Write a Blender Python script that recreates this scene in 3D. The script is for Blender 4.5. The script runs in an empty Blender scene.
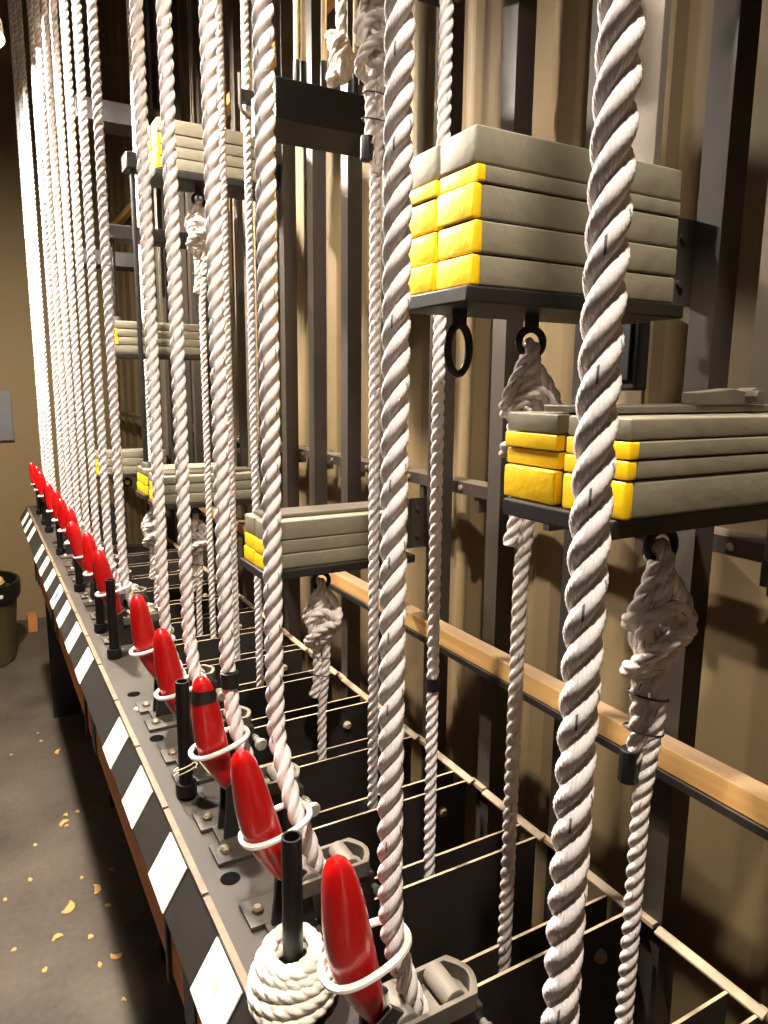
import bpy, bmesh, math, random
from mathutils import Vector, Matrix, noise

random.seed(7)
C = bpy.context.scene.collection
PI = math.pi
EYE = 1.69                       # camera height; geometry below is measured from eye level and lifted by it
PITCH = 0.2                      # spacing of the line sets along the wall
def Z(z): return z + EYE
def yk(k): return 0.255 + PITCH * k

# ------------------------------------------------------------------ materials
def lin(c):
    c = c / 255.0
    return c / 12.92 if c <= 0.04045 else ((c + 0.055) / 1.055) ** 2.4
def rgb(r, g, b): return (lin(r), lin(g), lin(b), 1.0)

def new_mat(name):
    m = bpy.data.materials.new(name); m.use_nodes = True
    nt = m.node_tree; b = nt.nodes['Principled BSDF']
    return m, nt, b
def N(nt, kind, **kw):
    n = nt.nodes.new(kind)
    for k, v in kw.items(): setattr(n, k, v)
    return n
def L(nt, a, b): nt.links.new(a, b)

def mat(name, col, rough=0.6, metal=0.0, var=0.15, scale=12.0, bump=0.0, bscale=60.0, dust=None, dust_amt=0.8, spec=0.5, coat=0.0):
    """painted / metal / wood surface: noise mottling, bump, and settled dust on faces that look up"""
    m, nt, b = new_mat(name)
    tc = N(nt, 'ShaderNodeTexCoord')
    nz = N(nt, 'ShaderNodeTexNoise'); nz.inputs['Scale'].default_value = scale; nz.inputs['Detail'].default_value = 6
    L(nt, tc.outputs['Object'], nz.inputs['Vector'])
    mr = N(nt, 'ShaderNodeMapRange'); mr.inputs['To Min'].default_value = 1 - var; mr.inputs['To Max'].default_value = 1 + var
    mr.inputs['From Min'].default_value = 0.25; mr.inputs['From Max'].default_value = 0.75
    L(nt, nz.outputs['Fac'], mr.inputs['Value'])
    mix = N(nt, 'ShaderNodeVectorMath', operation='SCALE')
    mix.inputs[0].default_value = col[:3]
    L(nt, mr.outputs['Result'], mix.inputs['Scale'])
    out = mix.outputs['Vector']
    if dust is not None:
        g = N(nt, 'ShaderNodeNewGeometry'); sx = N(nt, 'ShaderNodeSeparateXYZ'); L(nt, g.outputs['Normal'], sx.inputs[0])
        m2 = N(nt, 'ShaderNodeMapRange'); m2.inputs['From Min'].default_value = 0.5; m2.inputs['From Max'].default_value = 0.95
        m2.inputs['To Max'].default_value = dust_amt
        L(nt, sx.outputs['Z'], m2.inputs['Value'])
        m3 = N(nt, 'ShaderNodeMath', operation='MULTIPLY'); L(nt, m2.outputs['Result'], m3.inputs[0]); L(nt, mr.outputs['Result'], m3.inputs[1])
        mm = N(nt, 'ShaderNodeMix', data_type='RGBA'); L(nt, m3.outputs[0], mm.inputs['Factor'])
        L(nt, out, mm.inputs[6]); mm.inputs[7].default_value = dust
        out = mm.outputs[2]
    L(nt, out, b.inputs['Base Color'])
    b.inputs['Roughness'].default_value = rough; b.inputs['Metallic'].default_value = metal
    b.inputs['Specular IOR Level'].default_value = spec
    b.inputs['Coat Weight'].default_value = coat
    if bump:
        n2 = N(nt, 'ShaderNodeTexNoise'); n2.inputs['Scale'].default_value = bscale; n2.inputs['Detail'].default_value = 4
        L(nt, tc.outputs['Object'], n2.inputs['Vector'])
        bp = N(nt, 'ShaderNodeBump'); bp.inputs['Strength'].default_value = bump; bp.inputs['Distance'].default_value = 0.004
        L(nt, n2.outputs['Fac'], bp.inputs['Height']); L(nt, bp.outputs['Normal'], b.inputs['Normal'])
    return m

def rope_mat(name, col, ticks=True, lay=0.058):
    m, nt, b = new_mat(name)
    uv = N(nt, 'ShaderNodeUVMap'); sp = N(nt, 'ShaderNodeSeparateXYZ'); L(nt, uv.outputs['UV'], sp.inputs[0])
    u, v = sp.outputs['X'], sp.outputs['Y']
    def M(op, a, c=None, d=None):
        n = N(nt, 'ShaderNodeMath', operation=op)
        for i, x in enumerate((a, c, d)):
            if x is None: continue
            if isinstance(x, (int, float)): n.inputs[i].default_value = x
            else: L(nt, x, n.inputs[i])
        return n.outputs[0]
    t = M('ADD', u, M('DIVIDE', v, lay))                   # yarns run along the rope axis
    yarn = M('SINE', M('MULTIPLY', t, 2 * PI * 30))
    tc = N(nt, 'ShaderNodeTexCoord'); nz = N(nt, 'ShaderNodeTexNoise'); nz.inputs['Scale'].default_value = 90; nz.inputs['Detail'].default_value = 5
    L(nt, tc.outputs['Object'], nz.inputs['Vector'])
    n3 = N(nt, 'ShaderNodeTexNoise'); n3.inputs['Scale'].default_value = 9; L(nt, tc.outputs['Object'], n3.inputs['Vector'])
    h = M('ADD', M('MULTIPLY', yarn, 0.25), nz.outputs['Fac'])
    bp = N(nt, 'ShaderNodeBump'); bp.inputs['Strength'].default_value = 0.45; bp.inputs['Distance'].default_value = 0.0012
    L(nt, h, bp.inputs['Height']); L(nt, bp.outputs['Normal'], b.inputs['Normal'])
    mr = N(nt, 'ShaderNodeMapRange'); mr.inputs['From Min'].default_value = 0.3; mr.inputs['From Max'].default_value = 0.7
    mr.inputs['To Min'].default_value = 0.86; mr.inputs['To Max'].default_value = 1.06; L(nt, n3.outputs['Fac'], mr.inputs['Value'])
    sc = N(nt, 'ShaderNodeVectorMath', operation='SCALE'); sc.inputs[0].default_value = col[:3]; L(nt, mr.outputs['Result'], sc.inputs['Scale'])
    out = sc.outputs['Vector']
    if ticks:                                              # dark tracer yarn in one strand
        in_strand = M('MULTIPLY', M('GREATER_THAN', u, 0.09), M('LESS_THAN', u, 0.245))
        fr = M('FRACT', M('MULTIPLY', t, 5.0))
        thin = M('LESS_THAN', fr, 0.10)
        gap = M('GREATER_THAN', n3.outputs['Fac'], 0.47)
        f = M('MULTIPLY', M('MULTIPLY', in_strand, thin), gap)
        mm = N(nt, 'ShaderNodeMix', data_type='RGBA'); L(nt, M('MULTIPLY', f, 0.85), mm.inputs['Factor']); L(nt, out, mm.inputs[6]); mm.inputs[7].default_value = rgb(45, 45, 60)
        out = mm.outputs[2]
    L(nt, out, b.inputs['Base Color']); b.inputs['Roughness'].default_value = 0.85
    b.inputs['Specular IOR Level'].default_value = 0.2; b.inputs['Sheen Weight'].default_value = 0.15
    return m

def wood_mat(name, c1, c2, axis=1, scale=1.0):
    m, nt, b = new_mat(name)
    tc = N(nt, 'ShaderNodeTexCoord'); mp = N(nt, 'ShaderNodeMapping')
    s = [40 * scale] * 3; s[axis] = 2.0 * scale; mp.inputs['Scale'].default_value = s
    L(nt, tc.outputs['Object'], mp.inputs['Vector'])
    nz = N(nt, 'ShaderNodeTexNoise'); nz.inputs['Scale'].default_value = 1.5; nz.inputs['Detail'].default_value = 8; L(nt, mp.outputs['Vector'], nz.inputs['Vector'])
    cr = N(nt, 'ShaderNodeValToRGB'); cr.color_ramp.elements[0].position = 0.3; cr.color_ramp.elements[1].position = 0.7
    cr.color_ramp.elements[0].color = c1; cr.color_ramp.elements[1].color = c2
    L(nt, nz.outputs['Fac'], cr.inputs['Fac'])
    g = N(nt, 'ShaderNodeNewGeometry'); sx = N(nt, 'ShaderNodeSeparateXYZ'); L(nt, g.outputs['Normal'], sx.inputs[0])
    gt = N(nt, 'ShaderNodeMath', operation='GREATER_THAN'); L(nt, sx.outputs['Z'], gt.inputs[0]); gt.inputs[1].default_value = 0.8
    ml = N(nt, 'ShaderNodeMath', operation='MULTIPLY'); L(nt, gt.outputs[0], ml.inputs[0]); ml.inputs[1].default_value = 0.75
    mm = N(nt, 'ShaderNodeMix', data_type='RGBA'); L(nt, ml.outputs[0], mm.inputs['Factor']); L(nt, cr.outputs['Color'], mm.inputs[6]); mm.inputs[7].default_value = rgb(120, 100, 82)
    L(nt, mm.outputs[2], b.inputs['Base Color']); b.inputs['Roughness'].default_value = 0.65
    bp = N(nt, 'ShaderNodeBump'); bp.inputs['Strength'].default_value = 0.2; bp.inputs['Distance'].default_value = 0.002
    L(nt, nz.outputs['Fac'], bp.inputs['Height']); L(nt, bp.outputs['Normal'], b.inputs['Normal'])
    return m

def floor_mat():
    m, nt, b = new_mat('floor_paint')
    tc = N(nt, 'ShaderNodeTexCoord')
    n1 = N(nt, 'ShaderNodeTexNoise'); n1.inputs['Scale'].default_value = 3; n1.inputs['Detail'].default_value = 8; L(nt, tc.outputs['Object'], n1.inputs['Vector'])
    n2 = N(nt, 'ShaderNodeTexNoise'); n2.inputs['Scale'].default_value = 45; n2.inputs['Detail'].default_value = 4; L(nt, tc.outputs['Object'], n2.inputs['Vector'])
    ad = N(nt, 'ShaderNodeMath', operation='MULTIPLY_ADD'); L(nt, n2.outputs['Fac'], ad.inputs[0]); ad.inputs[1].default_value = 0.35; L(nt, n1.outputs['Fac'], ad.inputs[2])
    cr = N(nt, 'ShaderNodeValToRGB'); e = cr.color_ramp.elements
    e[0].position = 0.45; e[0].color = rgb(58, 52, 46); e[1].position = 0.9; e[1].color = rgb(96, 86, 75)
    L(nt, ad.outputs[0], cr.inputs['Fac']); L(nt, cr.outputs['Color'], b.inputs['Base Color'])
    b.inputs['Roughness'].default_value = 0.55; b.inputs['Specular IOR Level'].default_value = 0.4
    bp = N(nt, 'ShaderNodeBump'); bp.inputs['Strength'].default_value = 0.15; bp.inputs['Distance'].default_value = 0.003
    L(nt, ad.outputs[0], bp.inputs['Height']); L(nt, bp.outputs['Normal'], b.inputs['Normal'])
    return m

def emit_mat(name, col, s):
    m, nt, b = new_mat(name)
    b.inputs['Base Color'].default_value = (0.8, 0.8, 0.8, 1)
    b.inputs['Emission Color'].default_value = col; b.inputs['Emission Strength'].default_value = s
    return m

DUST = rgb(132, 118, 100)
MT = dict(
    rope=rope_mat('rope_white', rgb(240, 230, 226)),
    knot=rope_mat('rope_knot', rgb(226, 214, 206)),
    coil=mat('coil_line', rgb(246, 238, 222), 0.85, var=0.06, bump=0.3, bscale=300),
    cord=mat('cord', rgb(222, 205, 165), 0.8, var=0.08),
    cloth=mat('cloth', rgb(225, 208, 188), 0.9, var=0.12, bump=0.4, bscale=120),
    red=mat('red_paint', rgb(176, 8, 10), 0.28, var=0.1, scale=20, bump=0.12, bscale=40, spec=0.5, coat=0.3),
    ring=mat('ring_white', rgb(225, 220, 212), 0.4, var=0.05),
    black=mat('black_steel', rgb(34, 30, 28), 0.5, 0.0, var=0.25, scale=20, bump=0.1, dust=rgb(92, 80, 68), dust_amt=0.5),
    pin=mat('black_pipe', rgb(18, 16, 15), 0.4, 0.0, var=0.2, spec=0.35),
    rail=mat('rail_steel', rgb(46, 40, 35), 0.55, 0.0, var=0.3, scale=8, bump=0.1, bscale=30, dust=rgb(58, 51, 44), dust_amt=0.75, spec=0.35),
    face=mat('rail_face', rgb(32, 28, 24), 0.6, var=0.25, scale=10),
    edge=mat('edge_strip', rgb(112, 96, 74), 0.5, var=0.3, scale=30),
    plate=mat('lock_plate', rgb(62, 55, 48), 0.5, var=0.3, scale=30, bump=0.2),
    bolt=mat('bolt_steel', rgb(165, 150, 125), 0.35, 0.6, var=0.15),
    screw=mat('bright_screw', rgb(185, 178, 165), 0.4, 0.4, var=0.1),
    cast=mat('cast_steel', rgb(84, 77, 68), 0.55, var=0.25, scale=30, bump=0.2, dust=rgb(120, 110, 97)),
    roller=mat('roller', rgb(122, 113, 101), 0.6, var=0.15),
    pit=mat('tension_plate', rgb(40, 34, 31), 0.55, var=0.35, scale=9, bump=0.15, dust=rgb(190, 168, 138), dust_amt=0.9),
    ledge=mat('ledge_strip', rgb(160, 140, 112), 0.6, var=0.3, scale=30),
    card=mat('card_white', rgb(236, 228, 212), 0.55, var=0.03),
    smudge=mat('card_smudge', rgb(200, 190, 165), 0.7, var=0.1),
    blue=mat('blue_dot', rgb(70, 130, 200), 0.6),
    weight=mat('weight_grey', rgb(120, 113, 94), 0.55, var=0.16, scale=18, bump=0.5, bscale=35, dust=rgb(146, 138, 118), dust_amt=0.5),
    yellow=mat('yellow_paint', rgb(246, 200, 0), 0.5, var=0.08, scale=40, bump=0.4, bscale=50),
    arbor=mat('arbor_steel', rgb(24, 21, 19), 0.5, var=0.25, dust=rgb(60, 53, 46)),
    bar=mat('bar_steel', rgb(120, 110, 98), 0.4, 0.5, var=0.15, scale=15),
    guide=mat('guide_steel', rgb(60, 53, 46), 0.5, 0.2, var=0.2, scale=10),
    strip=mat('wall_strip', rgb(58, 49, 42), 0.5, var=0.2, dust=rgb(98, 86, 72)),
    wood=wood_mat('rail_wood', rgb(184, 138, 78), rgb(210, 168, 106)),
    board=wood_mat('floor_board', rgb(206, 122, 56), rgb(228, 150, 76)),
    wall=mat('wall_tan', rgb(116, 97, 66), 0.7, var=0.08, scale=5),
    wall2=mat('wall_tan_far', rgb(140, 118, 82), 0.75, var=0.06, scale=4),
    dark=mat('dark_paint', rgb(60, 52, 44), 0.8, var=0.15),
    floor=floor_mat(),
    tape=mat('black_tape', rgb(20, 18, 18), 0.5),
    hole=mat('hole_black', rgb(6, 5, 5), 0.95, spec=0.05),
    greyb=mat('grey_box', rgb(118, 116, 114), 0.5),
    bin=mat('bin_olive', rgb(70, 66, 38), 0.45, var=0.15),
    rim=mat('bin_rim', rgb(26, 24, 22), 0.35),
    paper=mat('paper', rgb(215, 185, 120), 0.8, var=0.1),
    chip=mat('wood_chip', rgb(196, 150, 84), 0.8, var=0.25, scale=60),
    block=mat('wood_block', rgb(190, 122, 60), 0.7, var=0.15),
    shade=mat('lamp_shade', rgb(70, 64, 58), 0.4, 0.2),
    wire=mat('lamp_cord', rgb(25, 23, 22), 0.6),
    white_in=mat('reflector', rgb(230, 225, 215), 0.5),
)

# ------------------------------------------------------------------ mesh building (coordinates: x, y, z above floor)
class MB:
    def __init__(s): s.v = []; s.f = []; s.uv = None
    def add(s, vs, fs):
        o = len(s.v); s.v += [tuple(v) for v in vs]; s.f += [tuple(o + i for i in f) for f in fs]; return s
    def box(s, x0, x1, y0, y1, z0, z1):
        vs = [(x, y, z) for z in (z0, z1) for y in (y0, y1) for x in (x0, x1)]
        return s.add(vs, [(0, 2, 3, 1), (4, 5, 7, 6), (0, 1, 5, 4), (2, 6, 7, 3), (0, 4, 6, 2), (1, 3, 7, 5)])
    def prism(s, poly, axis, a, b):
        """poly: 2-D outline; axis 'x','y','z' = extrusion direction"""
        def P(p, t):
            return {'x': (t, p[0], p[1]), 'y': (p[0], t, p[1]), 'z': (p[0], p[1], t)}[axis]
        n = len(poly); vs = [P(p, a) for p in poly] + [P(p, b) for p in poly]
        fs = [tuple(range(n))[::-1], tuple(range(n, 2 * n))] + [(i, (i + 1) % n, n + (i + 1) % n, n + i) for i in range(n)]
        return s.add(vs, fs)
    def lathe(s, prof, c, n=20, d=(0, 0, 1), ring=False):
        """prof: (radius, height) along d from c, closed at both ends"""
        q = Vector((0, 0, 1)).rotation_difference(Vector(d).normalized()); c = Vector(c)
        vs = []; fs = []
        for r, h in prof:
            for i in range(n):
                a = 2 * PI * i / n; vs.append(c + q @ Vector((r * math.cos(a), r * math.sin(a), h)))
        m = len(prof)
        for j in range(m if ring else m - 1):
            j2 = (j + 1) % m
            for i in range(n):
                k = (i + 1) % n; fs.append((j * n + i, j * n + k, j2 * n + k, j2 * n + i))
        if not ring: fs.append(tuple(range(n))[::-1]); fs.append(tuple((m - 1) * n + i for i in range(n)))
        return s.add(vs, fs)
    def rod(s, p, q, r, n=12):
        p, q = Vector(p), Vector(q); return s.lathe([(r, 0), (r, (q - p).length)], p, n, q - p)
    def tube(s, pts, r, n=8, closed=False):
        pts = [Vector(p) for p in pts]; fr = frames(pts, closed); vs = []; fs = []; m = len(pts)
        for i, (p, (t, a, b)) in enumerate(zip(pts, fr)):
            rr = r[i] if isinstance(r, (list, tuple)) else r
            for j in range(n):
                g = 2 * PI * j / n; vs.append(p + a * (rr * math.cos(g)) + b * (rr * math.sin(g)))
        for i in range(m if closed else m - 1):
            i2 = (i + 1) % m
            for j in range(n):
                k = (j + 1) % n; fs.append((i * n + j, i * n + k, i2 * n + k, i2 * n + j))
        if not closed: fs.append(tuple(range(n))[::-1]); fs.append(tuple((m - 1) * n + j for j in range(n)))
        return s.add(vs, fs)
    def rope(s, pts, R, lay=0.08, per=16, na=8, phase=0.0, lobe=0.425):
        """three-strand twisted rope swept along a polyline (right-hand lay); carries a UV map"""
        pts = resample([Vector(p) for p in pts], lay / per); fr = frames(pts); n = na * 3
        d = lobe * R; rs = (1 - lobe) * R
        prof = []
        for j in range(n):
            ph = ((j % na) / na - 0.5) * (2 * PI / 3)
            prof.append(d * math.cos(ph) + math.sqrt(max(rs * rs - (d * math.sin(ph)) ** 2, 0)))
        vs = []; fs = []; uvs = []; dist = 0.0; m = len(pts); ds = []
        for i, (p, (t, a, b)) in enumerate(zip(pts, fr)):
            if i: dist += (p - pts[i - 1]).length
            ds.append(dist); tw = 2 * PI * dist / lay + phase
            for j in range(n):
                g = 2 * PI * j / n + tw; vs.append(p + a * (prof[j] * math.cos(g)) + b * (prof[j] * math.sin(g)))
        for i in range(m - 1):
            for j in range(n):
                k = (j + 1) % n; fs.append((i * n + j, i * n + k, (i + 1) * n + k, (i + 1) * n + j))
                uvs += [(j / n, ds[i]), ((j + 1) / n, ds[i]), ((j + 1) / n, ds[i + 1]), (j / n, ds[i + 1])]
        fs.append(tuple(range(n))[::-1]); fs.append(tuple((m - 1) * n + j for j in range(n)))
        uvs += [(0, 0)] * (2 * n)
        s.add(vs, fs); s.uv = (s.uv or []) + uvs
        return s
    def build(s, name, m, parent=None, bevel=0.0, seg=2, smooth=True, mats=None):
        me = bpy.data.meshes.new(name)
        off = Vector(parent_world(parent)) if parent else Vector((0, 0, 0))
        me.from_pydata([tuple(Vector(v) - off) for v in s.v], [], s.f); me.update()
        if s.uv:
            l = me.uv_layers.new(name='UVMap'); l.data.foreach_set('uv', [c for p in s.uv for c in p])
        if bevel or not s.uv:
            bm = bmesh.new(); bm.from_mesh(me)
            bmesh.ops.recalc_face_normals(bm, faces=bm.faces)
            if bevel: bmesh.ops.bevel(bm, geom=list(bm.edges), offset=bevel, segments=seg, affect='EDGES', profile=0.5, clamp_overlap=True)
            bm.to_mesh(me); bm.free()
        me.materials.append(m)
        if smooth:
            me.polygons.foreach_set('use_smooth', [True] * len(me.polygons))
            try: me.set_sharp_from_angle(angle=math.radians(80 if s.uv else (20 if bevel else 38)))
            except Exception: pass
        o = bpy.data.objects.new(name, me); C.objects.link(o)
        if parent: o.parent = parent
        return o

def parent_world(p):
    v = Vector(p.location)
    while p.parent: p = p.parent; v += Vector(p.location)
    return v
def frames(pts, closed=False):
    m = len(pts); T = []
    for i in range(m):
        a = pts[(i - 1) % m] if (closed or i > 0) else pts[i]; b = pts[(i + 1) % m] if (closed or i < m - 1) else pts[i]
        t = b - a; T.append(t.normalized() if t.length > 1e-9 else Vector((0, 0, 1)))
    ref = Vector((1, 0, 0)) if abs(T[0].x) < 0.9 else Vector((0, 1, 0))
    a = (ref - T[0] * ref.dot(T[0])).normalized(); out = []
    for i in range(m):
        if i:
            q = T[i - 1].rotation_difference(T[i]); a = q @ a; a = (a - T[i] * a.dot(T[i])).normalized()
        out.append((T[i], a, T[i].cross(a)))
    return out
def resample(pts, step):
    out = [pts[0]]; acc = 0.0
    for i in range(1, len(pts)):
        p, q = pts[i - 1], pts[i]; l = (q - p).length
        if l < 1e-9: continue
        t = step - acc
        while t <= l: out.append(p.lerp(q, t / l)); t += step
        acc = l - (t - step)
    if (out[-1] - pts[-1]).length > step * 0.3: out.append(pts[-1])
    return out
def spline(pts, n=8):
    P = [Vector(p) for p in pts]; P = [P[0] * 2 - P[1]] + P + [P[-1] * 2 - P[-2]]; out = []
    for i in range(1, len(P) - 2):
        a, b, c, d = P[i - 1:i + 3]
        for j in range(n):
            t = j / n
            out.append(0.5 * ((2 * b) + (c - a) * t + (2 * a - 5 * b + 4 * c - d) * t * t + (3 * b - a - 3 * c + d) * t ** 3))
    out.append(P[-2]); return out

def tag(o, label, cat, group=None, kind=None):
    o['label'] = label; o['category'] = cat
    if group: o['group'] = group
    if kind: o['kind'] = kind
    return o
def thing(name, loc, label, cat, group=None):
    o = bpy.data.objects.new(name, None); C.objects.link(o); o.location = loc; o.empty_display_size = 0.05
    return tag(o, label, cat, group)
def struct(o, label, cat):
    return tag(o, label, cat, kind='structure')
def copy_tree(o, parent=None):
    c = o.copy(); C.objects.link(c)
    if parent: c.parent = parent
    for ch in o.children: copy_tree(ch, c)
    return c

ORD = ['nearest', 'second', 'third', 'fourth', 'fifth', 'sixth', 'seventh', 'eighth', 'ninth', 'tenth', 'eleventh', 'twelfth',
       'thirteenth', 'fourteenth', 'fifteenth', 'sixteenth', 'seventeenth', 'eighteenth', 'nineteenth']
def nth(i): return 'nearest to the camera' if i == 0 else ORD[i] + ' from the camera'

# ------------------------------------------------------------------ the room
FAR, CEIL, WX = 5.6, 4.3, 0.935
struct(MB().box(-2.0, WX + 0.2, -1.8, FAR + 0.2, -0.1, 0).build('floor', MT['floor'], smooth=False), 'scuffed dark grey painted floor of the aisle', 'floor')
struct(MB().box(-2.0, WX + 0.2, -1.8, FAR + 0.2, CEIL, CEIL + 0.1).build('ceiling', MT['dark'], smooth=False), 'dark ceiling high above the rail', 'ceiling')
struct(MB().box(-2.0, WX + 0.2, FAR, FAR + 0.2, 0, CEIL).build('wall_far', MT['wall2'], smooth=False), 'plain tan wall at the far end of the aisle', 'wall')
struct(MB().box(-2.2, -2.0, -1.8, FAR, 0, CEIL).build('wall_left', MT['dark'], smooth=False), 'dark wall on the open side of the aisle', 'wall')
struct(MB().box(-2.0, WX + 0.2, -2.0, -1.8, 0, CEIL).build('wall_near', MT['dark'], smooth=False), 'dark wall behind the camera', 'wall')
prof = [(-1.8, WX + 0.2)]
y = -1.8
while y < FAR - 0.3:                                        # ribbed steel cladding
    prof_y = [(y, WX), (y + 0.15, WX), (y + 0.185, WX - 0.014), (y + 0.225, WX - 0.014), (y + 0.26, WX)]
    prof += [(a, x) for a, x in prof_y]; y += 0.26
prof += [(FAR, WX), (FAR, WX + 0.2)]
w = MB().prism([(x, a) for a, x in prof], 'z', 0, CEIL).build('wall_right', MT['wall'], smooth=False)
struct(w, 'ribbed tan wall behind the counterweights', 'wall')
struct(MB().box(0.40, 0.60, -0.6, 4.2, 0, 0.035).build('trim_1', MT['board'], bevel=0.004), 'orange wooden floor board running beneath the rail', 'board')
o = MB().box(0.05, 0.235, FAR - 0.04, FAR, Z(-0.40), Z(-0.06)).build('wall_panel', MT['greyb'], bevel=0.006)
tag(o, 'grey rectangular panel fixed to the far tan wall', 'panel')

# ------------------------------------------------------------------ locking rail
RT = Z(-0.591)                                             # rail top
rail = thing('locking_rail', (0.24, 0, 0), 'long dark steel locking rail with white label cards on its sloped face', 'rail')
Y0, Y1 = 0.12, 3.83
# sloped face: top edge at (.193,RT), bottom edge (.161,RT-.054)
fx0, fz0, fx1, fz1 = 0.1930, RT, 0.1580, RT - 0.058
m = MB().prism([(0.193, RT - 0.004), (0.193, RT), (0.292, RT), (0.292, RT - 0.006), (0.2, RT - 0.006)], 'y', Y0, Y1)
m.build('top_plate', MT['rail'], rail, smooth=False)
nx, nz = (fz1 - fz0), (fx0 - fx1)                          # outward normal of the face (-x, +z)
ln = math.hypot(nx, nz); nx, nz = nx / ln, nz / ln
MB().prism([(fx0, fz0 - 0.001), (fx1, fz1), (fx1 + 0.004, fz1 - 0.002), (fx0 + 0.005, fz0 - 0.006)], 'y', Y0, Y1).build('front_panel', MT['face'], rail, smooth=False)
MB().box(0.286, 0.292, Y0, Y1, RT - 0.09, RT - 0.006).build('rear_flange', MT['black'], rail, smooth=False)
for k in range(0, 18):                                     # short edging strips along the lip
    MB().prism([(fx0 - 0.0035, RT - 0.003), (fx0 - 0.0035, RT + 0.002), (fx0 + 0.0045, RT + 0.002), (fx0 + 0.0045, RT - 0.003)], 'y',
               yk(k) - 0.098, yk(k) + 0.096).build('edge_strip', MT['edge'], rail)
MB().box(0.24, 0.62, 3.812, 3.826, 0, RT - 0.012).build('end_panel', MT['black'], rail, smooth=False)
LEGS = (0.14, 1.02, 1.95, 2.85, 3.68)
MB().box(0.205, 0.221, Y0, Y1, Z(-0.915), Z(-0.66)).build('kick_board', MT['board'], rail, bevel=0.002)['label'] = 'orange wooden board under the label face'
for y in LEGS:
    MB().box(0.198, 0.2045, y, y + 0.012, Z(-0.93), RT - 0.02).build('leg', MT['black'], rail, bevel=0.002)
for y in LEGS:
    MB().box(0.36, 0.39, y, y + 0.03, 0.0, RT - 0.09).build('post', MT['black'], rail, bevel=0.002)
    MB().box(0.2015, 0.2055, y - 0.15, y - 0.09, Z(-0.917), Z(-0.66)).build('strap', MT['black'], rail, smooth=False)
    MB().box(0.2215, 0.36, y, y + 0.03, Z(-0.78), Z(-0.74)).build('cross_brace', MT['black'], rail, bevel=0.002)
def face_pt(t, y, off):                                    # t from 0 (top edge) to 1 (bottom edge)
    return (fx0 + (fx1 - fx0) * t + nx * off, y, fz0 + (fz1 - fz0) * t + nz * off)
CARDS = [1, 2, 3, 4, 5, 7, 8, 9, 10, 11, 12, 13, 15, 16, 17]
for k in CARDS:
    yc = yk(k) + random.uniform(-.006, .012); hw = 0.042
    a = [face_pt(t, yc + s * hw, off) for off in (0.0006, 0.0022) for t, s in ((0.10, -1), (0.10, 1), (0.99, 1), (0.99, -1))]
    card = MB().add(a, [(0, 1, 2, 3), (4, 7, 6, 5), (0, 4, 5, 1), (1, 5, 6, 2), (2, 6, 7, 3), (3, 7, 4, 0)]).build('label_card', MT['card'], rail, smooth=False)
    if k in (1, 2, 3, 4):
        pts = []
        for i in range(10):
            g = 2 * PI * i / 10; pts.append(face_pt(0.5 + 0.13 * math.sin(g) * random.uniform(.6, 1.2), yc + 0.007 * math.cos(g) * random.uniform(.5, 1.2), 0.0027))
        MB().add(pts, [tuple(range(10))]).build('pencil_mark', MT['smudge'], card, smooth=False)
    if k == 10:
        pts = [face_pt(0.5 + 0.2 * math.sin(2 * PI * i / 12), yc + 0.016 * math.cos(2 * PI * i / 12), 0.0027) for i in range(12)]
        MB().add(pts, [tuple(range(12))]).build('blue_dot', MT['blue'], card, smooth=False)['label'] = 'round blue mark'
# holes for belaying pins (dark sockets with a rim)
for k in range(0, 18):
    m = MB(); n = 20; c = (0.228, yk(k) + 0.115)
    m.lathe([(0.0105, 0.0), (0.0135, 0.0), (0.0135, 0.0012), (0.0105, 0.0012)], (c[0], c[1], RT), n)
    if k in (2, 3, 4, 5, 7, 10): MB().lathe([(0.0120, 0.0), (0.0120, 0.0006)], (c[0], c[1], RT), n).build('pin_hole', MT['hole'], rail)
MB().lathe([(0.007, 0), (0.007, 0.002), (0.004, 0.003)], (0.222, 1.255 + 0.045, RT), 14).build('paint_dot', MT['card'], rail)

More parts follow.
